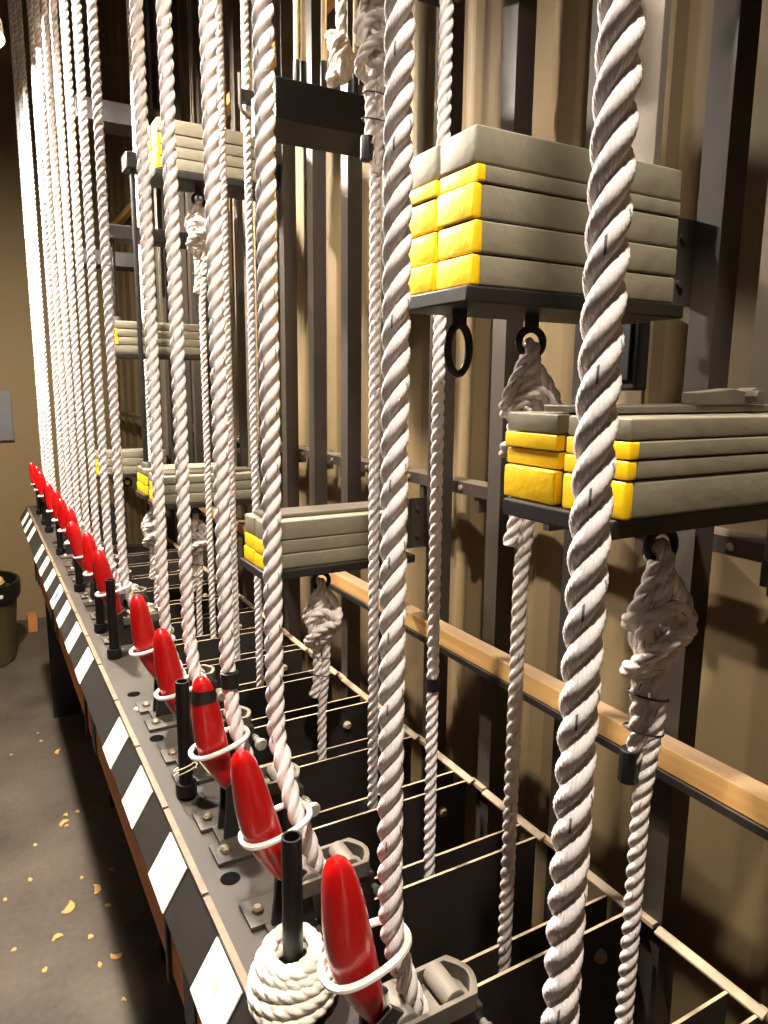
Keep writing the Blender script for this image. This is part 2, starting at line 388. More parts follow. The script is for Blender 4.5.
# ------------------------------------------------------------------ rope locks
def make_lock():
    y = 0.0; r = thing('rope_lock', (0.25, 0, RT), 'x', 'rope lock')
    zt = RT
    # base plate: two leaves and a slotted middle
    bp = MB()
    bp.box(0.221, 0.285, -0.060, -0.018, zt, zt + 0.006); bp.box(0.221, 0.285, 0.018, 0.062, zt, zt + 0.006); bp.box(0.236, 0.285, -0.02, 0.02, zt, zt + 0.0055)
    bp.build('base_plate', MT['plate'], r, bevel=0.0012)
    for yy in (-0.038, 0.040):
        MB().lathe([(0.0068, 0), (0.0068, 0.004), (0.004, 0.0065)], (0.236, yy, zt + 0.006), 6).build('bolt', MT['bolt'], r)
    # pivot lugs that carry the handle
    lg = MB()
    for yy in (-0.016, 0.010):
        lg.prism([(0.242, zt + 0.005), (0.284, zt + 0.005), (0.276, zt + 0.075), (0.262, zt + 0.088), (0.248, zt + 0.078), (0.246, zt + 0.04)], 'y', yy, yy + 0.006)
    lg.build('pivot_lug', MT['black'], r, bevel=0.0012)
    # handle: lofted paddle  (z from rail top, x centre, half width x, half thickness y)
    ev = [(0.068, 0.2525, 0.004, 0.006), (0.074, 0.2515, 0.0085, 0.010), (0.088, 0.2470, 0.0135, 0.0125), (0.108, 0.2400, 0.0175, 0.014), (0.126, 0.2350, 0.0196, 0.0148), (0.143, 0.2310, 0.0202, 0.015),
          (0.165, 0.2275, 0.0192, 0.0148), (0.182, 0.2255, 0.0178, 0.0142), (0.203, 0.2228, 0.0152, 0.0132), (0.217, 0.2210, 0.0122, 0.011), (0.225, 0.2200, 0.0085, 0.0082), (0.2295, 0.2195, 0.0035, 0.0035)]
    n = 24; vs = []; fs = []
    for z, xc, wx, wy in ev:
        for j in range(n):
            g = 2 * PI * j / n; c, s_ = math.cos(g), math.sin(g)
            px = math.copysign(abs(c) ** 0.75, c) * wx; py = math.copysign(abs(s_) ** 0.75, s_) * wy
            vs.append((xc + px, py, zt + z))
    m_ = len(ev)
    for i in range(m_ - 1):
        for j in range(n):
            k2 = (j + 1) % n; fs.append((i * n + j, i * n + k2, (i + 1) * n + k2, (i + 1) * n + j))
    fs.append(tuple(range(n))[::-1]); fs.append(tuple((m_ - 1) * n + j for j in range(n)))
    h = MB().add(vs, fs).build('handle', MT['red'], r); h['label'] = 'glossy red lever handle'
    # wire ring round handle and rope
    pts = []
    for i in range(40):
        g = 2 * PI * i / 40; c, s_ = math.cos(g), math.sin(g)
        px = 0.0365 * math.copysign(abs(c) ** 0.8, c); py = 0.0245 * math.copysign(abs(s_) ** 0.8, s_)
        pts.append((0.2445 + px, py, zt + 0.134 + 0.24 * px - 0.03 * py))
    MB().tube(pts, 0.0033, 8, True).build('ring', MT['ring'], r)['label'] = 'white keeper ring'
    # housing with roller frame
    MB().box(0.2935, 0.354, -0.021, 0.021, RT - 0.10, zt + 0.052).build('housing', MT['black'], r, bevel=0.003)
    zf = zt + 0.054; fr = MB()
    fr.box(0.258, 0.343, -0.0245, -0.0195, zf, zf + 0.018); fr.box(0.258, 0.343, 0.0195, 0.0245, zf, zf + 0.018)
    fr.box(0.258, 0.264, -0.0195, 0.0195, zf, zf + 0.018)
    arc = [(0.343 + 0.011 * math.sin(PI * i / 10), -0.0245 + 0.049 * i / 10) for i in range(11)]
    fr.prism(arc + [(x - 0.006, yy * 0.8) for x, yy in arc[::-1]], 'z', zf, zf + 0.018)
    fr.box(0.258, 0.347, -0.022, 0.022, zf, zf + 0.003)
    fr.build('roller_frame', MT['cast'], r, bevel=0.001)
    for xx in (0.276, 0.324):
        MB().rod((xx, -0.0185, zf + 0.013), (xx, 0.0185, zf + 0.013), 0.0105, 16).build('roller', MT['roller'], r, bevel=0.0012)
    # adjusting screw on the side
    s2 = MB().rod((0.352, -0.021, zt + 0.036), (0.352, -0.052, zt + 0.036), 0.0035, 10)
    for q in range(4): s2.lathe([(0.0052, 0), (0.0052, 0.002)], (0.352, -0.028 - 0.005 * q, zt + 0.036), 10, (0, -1, 0))
    s2.lathe([(0.009, 0), (0.010, 0.002), (0.010, 0.005), (0.008, 0.007)], (0.352, -0.05, zt + 0.036), 14, (0, -1, 0))
    s2.build('thumb_screw', MT['screw'], r)
    return r
LOCKS = [1, 2, 3, 4, 5, 7, 8, 9, 10, 11, 12, 13, 15, 16, 17]
proto = make_lock()
extra = {1: 'beside the coiled rope', 3: 'black band on handle'}
tilt = {1: (0.0, 0), 2: (-.07, .0), 3: (0.02, 0.03), 4: (0.0, -.02), 5: (.02, 0), 7: (-.02, .02), 8: (0, -.03), 9: (-.10, .05), 10: (.02, 0), 11: (0, 0), 12: (.03, .02), 13: (-.02, 0), 15: (0, .03), 16: (.02, 0), 17: (-.03, 0)}
for i, k in enumerate(LOCKS):
    o = proto if i == 0 else copy_tree(proto)
    o.location = (0.25, yk(k), RT)
    o['label'] = 'red-handled rope lock on the rail, ' + nth(i) + (', ' + extra[k] if k in extra else '')
    o['group'] = 'rope locks along the rail'
    for ch in o.children:
        if ch.name.split('.')[0] == 'handle':
            piv = Vector((0.008, 0, 0.07)); rot = Matrix.Rotation(tilt[k][0], 4, 'Y') @ Matrix.Rotation(tilt[k][1], 4, 'X')
            M4 = Matrix.Translation(piv) @ rot @ Matrix.Translation(-piv)
            ch.matrix_local = M4
            if k == 3:
                pts = [(0.2222 + 0.0172 * math.cos(2 * PI * j / 24), yk(k) + 0.0146 * math.sin(2 * PI * j / 24), RT + 0.206) for j in range(24)]
                fs = []; vs = []
                for dz, dr in ((-0.008, 1.06), (0.008, 0.92)):
                    for j in range(24):
                        c, s_ = math.cos(2 * PI * j / 24), math.sin(2 * PI * j / 24)
                        vs.append((0.2225 + math.copysign(abs(c) ** .75, c) * 0.0152 * dr, yk(k) + math.copysign(abs(s_) ** .75, s_) * 0.0134 * dr, RT + 0.206 + dz))
                for j in range(24): fs.append((j, (j + 1) % 24, 24 + (j + 1) % 24, 24 + j))
                band = MB().add(vs, fs).build('tape_band', MT['tape'], o)
                band.parent = ch; band['label'] = 'black tape near the handle tip'
                for v in band.data.vertices: pass

# ------------------------------------------------------------------ belaying pins (steel pipes stood in the rail)
def make_pin():
    r = thing('belaying_pin', (0.228, 0, RT), 'x', 'pin')
    z = RT
    MB().lathe([(0.0098, 0.0), (0.0098, 0.176), (0.0075, 0.176), (0.0075, 0.120), (0.001, 0.12)], (0.228, 0, z), 24).build('pipe', MT['pin'], r)
    MB().lathe([(0.0099, 0.002), (0.0145, 0.002), (0.0152, 0.004), (0.0152, 0.020), (0.0145, 0.022), (0.0099, 0.022)], (0.228, 0, z), 24, ring=True).build('collar', MT['pin'], r)
    return r
pin0 = make_pin()
PINS = [0.570, 0.975, 1.585, 1.775, 2.165, 2.67, 3.10, 3.28, 3.55]
pl = ['black pipe pin rising out of the coiled rope', 'black pipe pin with white string at its foot, second from the camera']
for i, y in enumerate(PINS):
    o = pin0 if i == 0 else copy_tree(pin0)
    o.location = (0.228, y, RT)
    o['label'] = pl[i] if i < 2 else 'black pipe belaying pin on the rail, ' + nth(i)
    o['group'] = 'belaying pins along the rail'
# string round the second pin
pts = [(0.228 + 0.0165 * math.cos(g), 0.975 + 0.0165 * math.sin(g), RT + 0.035 + 0.007 * math.cos(g + 1) + 0.0012 * g) for g in [i * 0.3 for i in range(42)]]
pts += spline([pts[-1], (0.262, 0.955, RT + 0.03), (0.285, 0.930, RT + 0.012)], 6)[1:]
tag(MB().tube(pts, 0.0009, 5).build('string', MT['cord']), 'thin pale string tied round the second black pin', 'string')
# rope coil on the nearest pin
pts = []
turns = 8; n = 36
for i in range(turns * n + 1):
    t = i / n; g = 2 * PI * t
    if t < 5: r_ = 0.0375 - 0.0022 * t + 0.0035 * math.sin(t * 0.9); zz = 0.008 + 0.0098 * t
    else: r_ = 0.0222 + 0.0022 * math.sin((t - 5) * 2.0); zz = 0.008 + 0.0098 * 5 - 0.004 * (t - 5)
    r_ += 0.0012 * math.sin(2 * g + t)
    pts.append((0.228 + r_ * math.cos(g), 0.570 + r_ * math.sin(g), RT + zz + 0.003 * math.sin(g + t * 1.3)))
coil = MB().rope(pts, 0.0072, 0.034, 12, 7, lobe=0.3).build('rope_coil', MT['coil'])
tag(coil, 'white line wound in a thick coil round the nearest pin', 'rope')

# ------------------------------------------------------------------ hand ropes (front line of each set)
R = 0.0106
TOP = CEIL - 0.02
def front_rope(k, i, x=0.267, dx=0.0, dy=0.0, tape=None, lab=''):
    y = yk(k) + dy
    if k == 0: pts = [(x - 0.001, y, Z(-0.60)), (x, y, Z(0)), (x + 0.001, y, TOP)]
    else:
        pts = spline([(0.3015, yk(k), RT + 0.046), (0.2915, yk(k), RT + 0.070), (0.279, yk(k), RT + 0.108), (0.270, yk(k) + dy * .3, RT + 0.145), (x + 0.001, yk(k) + dy * .7, RT + 0.185),
                      (x, y, RT + 0.235), (x, y, RT + 0.5)], 8) + [Vector((x + dx, y, TOP))]
    near = k < 6
    r = thing('hand_rope', (x, y, RT), 'white twisted hand rope ' + lab, 'rope', 'front hand ropes')
    MB().rope(pts, R, 0.058, 16 if near else 11, 10 if k < 3 else (8 if near else 6), phase=k * 1.3).build('line', MT['rope'], r)
    if tape:
        MB().lathe([(R * .7, 0), (R * 1.12, 0.001), (R * 1.12, 0.021), (R * .7, 0.022)], (x + 0.0008, yk(k) + dy * .78, RT + tape), 18).build('tape_band', MT['tape'], r)['label'] = 'black tape wrapped round the rope'
    return r
FR = [(0, dict(x=0.263, lab='largest and nearest, crossing the right half')),
      (1, dict(lab='running down to the lock beside the coil')),
      (2, dict(dy=0.055, lab='running into the second lock from the camera')),
      (3, dict(dy=0.03, tape=0.196, lab='with a black tape band just above the third lock')),
      (4, dict(dy=0.03, lab='running into the fourth lock from the camera')),
      (5, dict(dy=0.0, lab='running into the fifth lock from the camera'))]
for i, k in enumerate([7, 8, 9, 10, 11, 12, 13, 15, 16, 17]):
    FR.append((k, dict(lab='brightly lit, running into the %s lock from the camera' % ORD[5 + i])))
for i, (k, kw) in enumerate(FR): front_rope(k, i, **kw)

# ------------------------------------------------------------------ counterweight arbors, weights, return ropes
def eye_bolt(x, y, z, parent, long=False):
    m = MB().rod((x, y, z + 0.002), (x, y, z - 0.018), 0.0085, 12)
    n = 28; rx, rz = (0.0125, 0.0265) if long else (0.0155, 0.0155)
    zc = z - 0.016 - rz
    pts = [(x + rx * math.cos(2 * PI * i / n), y - 0.2 * rx * math.cos(2 * PI * i / n), zc + rz * math.sin(2 * PI * i / n)) for i in range(n)]
    m.tube(pts, 0.0045, 10, True)
    m.build('eye_bolt', MT['pin'], parent)
    return zc - rz
WORDS = ['topmost', 'second from the top', 'third from the top', 'fourth from the top', 'fifth from the top']
def weight(xf, ln, y, wd, z, h, yellow, label, group, rough=1.0):
    r = thing('counterweight', (xf + ln / 2, y, z), label, 'counterweight', group)
    x0 = xf + random.uniform(-.0022, .0022); x1 = xf + ln + random.uniform(-.004, .001); dy = random.uniform(-.001, .001)
    m = MB().box(x0, x1, y - wd / 2 + dy, y + wd / 2 + dy, z + 0.0006, z + h - 0.0006)
    o = m.build('brick', MT['weight'], r, bevel=min(0.0035, h * 0.12), seg=3)
    if yellow:
        yb = 0.0011
        q = MB().box(x0 - 0.0014, x0 + 0.009, y - wd / 2 + dy - yb, y + wd / 2 + dy + yb, z + 0.0007, z + h - 0.0007)
        e = q.build('painted_end', MT['yellow'], r, bevel=min(0.003, h * 0.1), seg=3); e['label'] = 'yellow painted end'
    return r
def arbor(k, zb, stacks, desc, xf=0.44, wd=0.063, gap=0.0075, yc=None, ln=0.297, retainer=False, front_rod=0, eyes='r', knot=True, shoe=True, bar=0.9, plate_h=0.016, px1=None, rope=True, collar=False, rope_lab='', kx=0.575, weights=True, low=-0.80):
    """stacks: list of (thickness, yellow) from the top; the same for both stacks"""
    y = yk(k) if yc is None else yc
    zb = Z(zb)
    r = thing('counterweight_arbor', (xf + 0.15, y, zb - plate_h), desc[4:] + ' arbor, dark steel carrier' + (' under grey weights' if weights else ' without weights'), 'arbor')
    MB().box(xf - 0.008, px1 or xf + 0.312, y - 0.068, y + 0.068, zb - plate_h, zb).build('bottom_plate', MT['arbor'], r, bevel=0.002)
    MB().box(xf + 0.3065, xf + 0.318, y - 0.012, y + 0.040, zb - plate_h, zb + bar).build('back_bar', MT['bar'], r, bevel=0.001)
    if shoe:
        ys = yk(k) - 0.017; m = MB().box(xf + 0.322, xf + 0.374, ys - 0.004, ys, zb + 0.004, zb + 0.108); m.box(xf + 0.3185, xf + 0.3235, ys - 0.004, y + 0.03, zb + 0.004, zb + 0.108)
        m.rod((xf + 0.340, ys, zb + 0.03), (xf + 0.340, ys - 0.008, zb + 0.03), 0.005); m.rod((xf + 0.340, ys, zb + 0.085), (xf + 0.340, ys - 0.008, zb + 0.085), 0.005)
        m.build('guide_shoe', MT['guide'], r)
    H = sum(h for h, _ in stacks) if stacks else 0
    if weights:
        for side, nm in ((-1, 'nearer stack'), (1, 'farther stack')):
            z = zb + H
            for i, (h, yl) in enumerate(stacks):
                z -= h; last = i == len(stacks) - 1
                wl = ('lowest' if last else WORDS[i]) + ' in the ' + nm + ' of ' + desc[4:] + ' arbor'
                weight(xf, ln, y + side * (wd + gap) / 2, wd, z, h, yl, ('yellow-ended weight, ' if yl else 'plain grey weight, ') + wl, 'counterweights stacked in the arbors')
    if retainer:
        MB().box(xf + 0.012, xf + 0.30, y - 0.028, y + 0.040, zb + H + 0.001, zb + H + 0.007).build('retainer_plate', MT['bar'], r, bevel=0.001)
    if collar:
        pts = [(0, 0), (0.10, 0.0), (0.10, 0.012), (0.085, 0.016), (0.07, 0.012), (0.05, 0.015), (0.03, 0.013), (0, 0.011)]
        m = MB().prism([(0.572 + a, zb + H + 0.008 + b) for a, b in pts], 'y', y - 0.03, y - 0.012); m.rod((0.645, y - 0.012, zb + H + 0.016), (0.645, y - 0.042, zb + H + 0.016), 0.006, 6)
        m.build('locking_collar', MT['cast'], r, bevel=0.0012)
    if front_rod:
        MB().rod((xf + 0.018, y, zb + H), (xf + 0.018, y, zb + H + front_rod), 0.008).build('rod', MT['arbor'], r)
        MB().lathe([(0.016, 0), (0.016, 0.012), (0.012, 0.018)], (xf + 0.018, y, zb + H), 14).build('rod_nut', MT['cast'], r)
        MB().box(xf - 0.005, xf + 0.32, y - 0.04, y + 0.04, zb + H + front_rod, zb + H + front_rod + 0.045).build('top_plate', MT['arbor'], r, bevel=0.003)
    for yy in (0.0, 0.026): MB().rod((xf + 0.312, y + yy, zb + bar - 0.01), (xf + 0.312, y + yy, TOP), 0.003, 8).build('lift_line', MT['bar'], r)
    zpl = zb - plate_h
    if 'l' in eyes: eye_bolt(0.472, y, zpl, r, True)
    if 'r' in eyes:
        ze = eye_bolt(kx, y, zpl, r)
        if rope: return_rope(kx, y, ze, rope_lab, low=low)
    return r
Rb = 0.0098
def return_rope(x, y, ze, lab, low=-0.80, tag_box=False):
    """rope tied to the eye at ze and hanging down to the tension block"""
    r = thing('return_rope', (x, y, Z(low)), lab, 'rope', 'return ropes below the arbors')
    s = 0.0086; pv = Vector((0.74, -0.67, 0)) if y < 0.8 else Vector((0.90, -0.44, 0))
    A = lambda q, dz: (x + q * pv.x, y + q * pv.y, ze - dz)
    up = [(x, y, Z(low)), (x, y, ze - 0.26), A(s * .6, 0.20), A(s, 0.15), A(s, 0.10), (x + s + 0.006, y + 0.004, ze - 0.05), (x + 0.008, y + 0.012, ze - 0.012), (x + 0.001, y + 0.008, ze + 0.010), (x - 0.002, y - 0.006, ze + 0.008),
          (x - 0.012, y - 0.018, ze - 0.022), (x - 0.020, y - 0.014, ze - 0.045)]
    # wraps of the knot
    wr = []
    for i in range(1, 26):
        g = PI * 1.15 + i * 0.56; t = i / 25
        rr = 0.0215 - 0.003 * t
        wr.append((x + 0.003 + rr * math.cos(g), y + rr * 0.85 * math.sin(g), ze - 0.050 - 0.048 * t + 0.008 * math.sin(2.2 * g)))
    down = [A(-s, 0.125), A(-s, 0.155), A(-s * 1.1, 0.20), A(-s * 1.8, 0.228)]
    MB().rope(spline(up[:3], 6)[:1] + [Vector(up[1])] + spline(up[1:], 7)[1:] + spline([up[-1]] + wr, 3)[1:] + spline([wr[-1]] + down, 6)[1:], Rb, 0.052, 14, 7, phase=x * 50 + y * 9).build('line', MT['knot'], r)
    # a bulging turn across the knot
    b = spline([(x - 0.022, y - 0.012, ze - 0.088), (x - 0.030, y - 0.014, ze - 0.060), (x - 0.010, y - 0.026, ze - 0.040), (x + 0.018, y - 0.022, ze - 0.062), (x + 0.030, y - 0.006, ze - 0.088), (x + 0.012, y + 0.016, ze - 0.10)], 6)
    MB().rope(b, Rb * 0.95, 0.052, 14, 7, 1.0).build('knot_turn', MT['knot'], r)
    b = spline([(x + 0.008, y + 0.010, ze - 0.006), (x + 0.024, y + 0.004, ze - 0.024), (x + 0.034, y - 0.008, ze - 0.052), (x + 0.022, y - 0.022, ze - 0.070), (x - 0.006, y - 0.028, ze - 0.072), (x - 0.030, y - 0.018, ze - 0.092), (x - 0.026, y + 0.006, ze - 0.112), (x + 0.004, y + 0.014, ze - 0.118)], 6)
    MB().rope(b, Rb * 0.95, 0.052, 14, 7, 2.0).build('knot_turn', MT['knot'], r)
    b = spline([(x - 0.010, y - 0.006, ze - 0.002), (x - 0.024, y - 0.008, ze - 0.026), (x - 0.033, y - 0.004, ze - 0.048), (x - 0.022, y + 0.012, ze - 0.066), (x + 0.006, y + 0.020, ze - 0.07)], 6)
    MB().rope(b, Rb * 0.95, 0.052, 14, 7, 3.0).build('knot_turn', MT['knot'], r)
    for dz in (0.142, 0.180):
        nv = Vector((-pv.y, pv.x, 0)); sh = -0.001 if dz < .16 else -0.003
        pts = [Vector(A(sh, dz)) + pv * (0.0198 * math.cos(2 * PI * i / 24)) + nv * (0.0108 * math.sin(2 * PI * i / 24)) + Vector((0, 0, -0.003 * math.cos(2 * PI * i / 24))) for i in range(24)]
        MB().tube(pts, 0.0011, 6, True).build('tie', MT['tape'], r)
    if tag_box:
        q = A(-s * 1.65, 0.215); MB().lathe([(0.0085, -0.024), (0.0112, -0.023), (0.0108, 0.012), (0.009, 0.013)], q, 10).build('tail_tape', MT['tape'], r, bevel=0.003)['label'] = 'black taped rope tail'
    return r
def plain_return(x, y, lab, band=None, low=-0.80, top=None):
    r = thing('return_rope', (x, y, Z(low)), lab, 'rope', 'return ropes below the arbors')
    MB().rope([(x, y - 0.004, Z(low)), (x, y, Z(0)), (x, y + 0.002, TOP if top is None else Z(top))], Rb, 0.052, 12, 6, phase=y * 7).build('line', MT['rope'], r)
    if band is not None:
        MB().lathe([(Rb * .7, 0), (Rb * 1.08, 0.001), (Rb * 1.08, 0.021), (Rb * .7, 0.022)], (x, y - 0.003, Z(band)), 16).build('tape_band', MT['tape'], r)['label'] = 'black tape wrapped round the rope'
    return r

# nearest arbors (line sets 2, 1 and 5), then the smaller ones farther along
arbor(2, 0.098, [(0.036, 0), (0.017, 1), (0.034, 1), (0.032, 1), (0.031, 1)], 'the large upper right', yc=0.668, eyes='lr', rope_lab='return rope knotted to the ring below the large upper right arbor', low=-0.80)
a2 = arbor(1, -0.104, [(0.018, 0), (0.015, 1), (0.016, 1), (0.032, 1)], 'the lower right', yc=0.464, wd=0.068, gap=0.012, retainer=True, collar=True, rope=False)
return_rope(0.575, 0.464, Z(-0.104) - 0.014 - 0.047, 'return rope with bulky knot below the lower right arbor, black taped tail', tag_box=True)
arbor(5, -0.335, [(0.036, 0), (0.026, 1), (0.028, 1)], 'the low middle', yc=1.262, wd=0.054, gap=0.006, retainer=True, rope_lab='return rope knotted to the ring below the low middle arbor')
arbor(9, 0.535, [(0.036, 0), (0.028, 1), (0.028, 1), (0.03, 1)], 'the high far left', yc=2.04, xf=0.455, rope_lab='return rope knotted below the high far left arbor', bar=0.6)
arbor(10, -0.352, shoe=False, stacks= [(0.022, 0), (0.03, 1), (0.03, 1)], desc='the low far', yc=2.19, xf=0.455, retainer=True, bar=1.2, rope_lab='return rope knotted below the low far arbor')
arbor(11, -0.352, shoe=False, stacks= [(0.022, 0), (0.03, 1), (0.03, 1)], desc='the low far twin', yc=2.40, xf=0.458, front_rod=0.9, bar=0.9, rope_lab='return rope knotted below the farther of two low twin arbors', kx=0.49)
arbor(12, 0.100, [(0.026, 0), (0.027, 1), (0.027, 1), (0.027, 0)], 'the middle height far left', yc=2.70, front_rod=0.27, bar=0.3, rope_lab='return rope below the middle height far left arbor', rope=False)
arbor(15, -0.39, [(0.03, 0), (0.034, 1), (0.034, 1)], 'the farthest low', yc=3.32, rope=False, bar=1.0)
arbor(6, 0.572, [], 'the empty overhead', yc=1.455, weights=False, plate_h=0.075, bar=0.8, rope=False, shoe=False, eyes='', xf=0.552, px1=0.79)
arbor(3, 0.80, [(0.06, 1), (0.06, 1), (0.06, 1)], 'the raised nearer', yc=0.872, bar=0.5, rope=False)
arbor(4, 0.645, [(0.06, 1), (0.06, 1), (0.06, 1)], 'the raised middle', yc=1.062, bar=0.5, rope=False)
arbor(0, 0.85, [(0.06, 1), (0.06, 1), (0.06, 1)], 'the raised nearest', yc=0.262, bar=0.5, rope=False)
arbor(7, 1.02, [(0.06, 1), (0.06, 1), (0.06, 1)], 'the raised far', yc=1.655, bar=0.5, rope=False)
arbor(8, 1.20, [(0.06, 1), (0.06, 1), (0.06, 1)], 'the raised farther', yc=1.855, bar=0.5, rope=False)
arbor(14, 0.98, [], 'the empty far high', yc=2.95, weights=False, plate_h=0.07, bar=0.8, rope=False, shoe=False, eyes='', xf=0.40)
arbor(16, 0.56, [], 'the empty farthest', yc=3.5, weights=False, plate_h=0.06, bar=0.8, rope=False, shoe=False, eyes='')
plain_return(0.583, 0.872, 'return rope with a black tape band, running past the stacked weights', band=-0.462)
plain_return(0.583, 1.062, 'slim return rope just left of the second big hand rope', low=-0.80, top=0.36)
kr = return_rope(0.583, 1.062, Z(0.585), 'grey knotted rope end with black tape high beside the second hand rope', low=0.355, tag_box=True)
plain_return(0.583, 1.660, 'slim return rope left of the third big hand rope')
plain_return(0.583, 1.845, 'slim return rope right of the taped hand rope', top=1.5)
plain_return(0.583, 2.855, 'thin far return rope seen left of the high far arbor')
# clamp on the far return rope
cl = thing('rope_clamp', (0.583, 1.66, Z(0.62)), 'brown U-shaped clamp on a slim far return rope', 'clamp')
pts = [(0.583 + 0.026 * math.cos(g), 1.63, Z(0.60) + 0.026 * math.sin(g)) for g in [PI + PI * i / 14 for i in range(15)]]
MB().tube([(pts[0][0], 1.63, Z(0.66))] + pts + [(pts[-1][0], 1.63, Z(0.69))], 0.004, 8).build('hook', MT['bar'], cl)
MB().box(0.56, 0.606, 1.628, 1.65, Z(0.605), Z(0.63)).build('plate', MT['arbor'], cl, bevel=0.002)

# cords and cloth hanging above the empty overhead arbor
ya = 1.43
for i, (x, z0, lab) in enumerate([(0.605, 0.590, 'pale straight cord pair, left of the hanging bundle'), (0.620, 0.59, 'pale straight cord, right of the left pair'), (0.664, 0.60, 'pale cord hanging in front of the white cloth bundle'), (0.735, 0.60, 'dim pale cord, rightmost above the empty arbor'), (0.75, 0.62, 'dim pale cord behind the rightmost one')]):
    c = thing('hanging_cord', (x, ya, Z(z0)), lab, 'cord', 'cords above the empty arbor')
    MB().tube([(x, ya, Z(z0 + 0.02)), (x + 0.002, ya, Z(1.0)), (x, ya, TOP)], 0.0058, 8).build('line', MT['cord'], c)
    MB().lathe([(0.0068, 0), (0.0068, 0.045), (0.004, 0.05)], (x, ya, Z(z0 - 0.012)), 10).build('end_sleeve', MT['arbor'], c)
m = MB().rope([(0.694, ya - 0.02, Z(0.66)), (0.692, ya - 0.02, Z(0.80)), (0.686, ya - 0.02, TOP)], 0.012, 0.08, 12, 6)
tag(m.build('tied_rope', MT['knot']), 'short thick tied rope hanging above the white bundle', 'rope')
rb = random.Random(5); tp = []
for i in range(17):
    g = i * 2.3; t = i / 16
    tp.append((0.690 + 0.022 * math.cos(g) * rb.uniform(.7, 1.2), ya - 0.02 + 0.016 * math.sin(g), Z(0.595 + 0.085 * (0.5 + 0.5 * math.sin(i * 1.9 + t)) )))
m = MB().rope(spline(tp, 6), 0.0095, 0.06, 12, 6, lobe=0.38)
tag(m.build('rope_bundle', MT['cloth']), 'tangled bundle of white rope hanging above the empty dark arbor', 'rope')

# ------------------------------------------------------------------ tension blocks below the rail
def make_block():
    r = thing('tension_block', (0.58, 0, Z(-1.05)), 'x', 'tension block')
    for s in (-1, 1):
        yy = s * 0.020
        MB().prism([(0.375, Z(-1.06)), (0.735, Z(-1.06)), (0.772, Z(-1.02)), (0.772, Z(-0.75)), (0.385, Z(-0.75)), (0.375, Z(-0.76))], 'y', yy - 0.0022, yy + 0.0022).build('side_plate', MT['pit'], r, smooth=False)
    for xx, zz in ((0.715, -0.795), (0.42, -0.97), (0.70, -0.97)):
        MB().lathe([(0.010, 0), (0.010, 0.006), (0.006, 0.011)], (xx, -0.0222, Z(zz)), 6 if xx < 0.5 else 12, (0, -1, 0)).build('bolt', MT['ledge'], r)
    MB().rod((0.575, -0.017, Z(-0.93)), (0.575, 0.017, Z(-0.93)), 0.085, 28).build('sheave', MT['black'], r)
    return r
tb = make_block()
for i in range(0, 17):
    o = tb if i == 0 else copy_tree(tb)
    o.location = (0.58, yk(i) - 0.004, Z(-1.05))
    o['label'] = 'black twin-plate tension block beneath the ropes, ' + nth(i); o['group'] = 'tension blocks under the arbors'
fr = thing('block_frame', (0.58, 0, 0), 'low dark steel channels carrying the black tension blocks', 'frame')
for xx in (0.40, 0.68):
    MB().prism([(xx, Z(-1.062)), (xx + 0.06, Z(-1.062)), (xx + 0.06, Z(-1.11)), (xx + 0.054, Z(-1.11)), (xx + 0.054, Z(-1.068)), (xx + 0.006, Z(-1.068)), (xx + 0.006, Z(-1.11)), (xx, Z(-1.11))], 'y', 0.1, 3.8).build('channel', MT['black'], fr, smooth=False)
for y in (0.35, 1.35, 2.35, 3.35):
    for xx in (0.415, 0.695): MB().box(xx, xx + 0.03, y, y + 0.03, 0.035 if xx < .6 else 0, Z(-1.11)).build('leg', MT['black'], fr, bevel=0.002)

# ------------------------------------------------------------------ wall-side steel: guides, ledge strips, rails
for k in range(-1, 18):
    y = yk(k) + 0.157
    g = thing('guide_rail', (0.81, y, 0), 'upright steel guide rail with pale ledge strip against the tan wall, ' + nth(k + 1), 'guide rail', 'upright guide rails')
    MB().prism([(0.800, y - 0.018), (0.800, y + 0.018), (0.8055, y + 0.018), (0.8055, y - 0.0105), (0.838, y - 0.0105), (0.838, y - 0.018)], 'z', 0, TOP).build('upright', MT['guide'], g, smooth=False)
    if k > 15: continue
    m = MB().prism([(0.780, Z(-0.759)), (0.780, Z(-0.756)), (0.7895, Z(-0.751)), (0.793, Z(-0.752)), (0.793, Z(-0.763)), (0.789, Z(-0.763)), (0.789, Z(-0.757))], 'y', y + 0.016, y + PITCH - 0.022)
    m.box(0.789, 0.7998, y - 0.012, y + 0.03, Z(-0.763), Z(-0.756))
    m.build('ledge_strip', MT['ledge'], g, smooth=False)['label'] = 'pale bent metal ledge strip'
ws = thing('wall_strip', (0.85, 2, Z(-0.21)), 'long dark bolted steel strip fixed along the tan wall', 'strip')
MB().prism([(0.842, Z(-0.214)), (0.842, Z(-0.190)), (0.872, Z(-0.186)), (0.872, Z(-0.190)), (0.846, Z(-0.194)), (0.846, Z(-0.214))], 'y', -0.5, 5.4).build('bar', MT['strip'], ws, smooth=False)
for k in range(-1, 20):
    MB().lathe([(0.006, 0), (0.006, 0.003), (0.003, 0.005)], (0.842, yk(k) + 0.115, Z(-0.202)), 10, (-1, 0, 0)).build('bolt', MT['bolt'], ws)
    MB().box(0.846, WX - 0.021, yk(k) + 0.06, yk(k) + 0.075, Z(-0.245), Z(-0.192)).build('bracket', MT['strip'], ws, smooth=False)
wr = thing('wood_rail', (0.775, 2, Z(-0.48)), 'long pale wooden rail running along the wall behind the ropes', 'rail')
MB().box(0.760, 0.792, -0.5, 5.3, Z(-0.500), Z(-0.466)).build('timber', MT['wood'], wr, bevel=0.002)
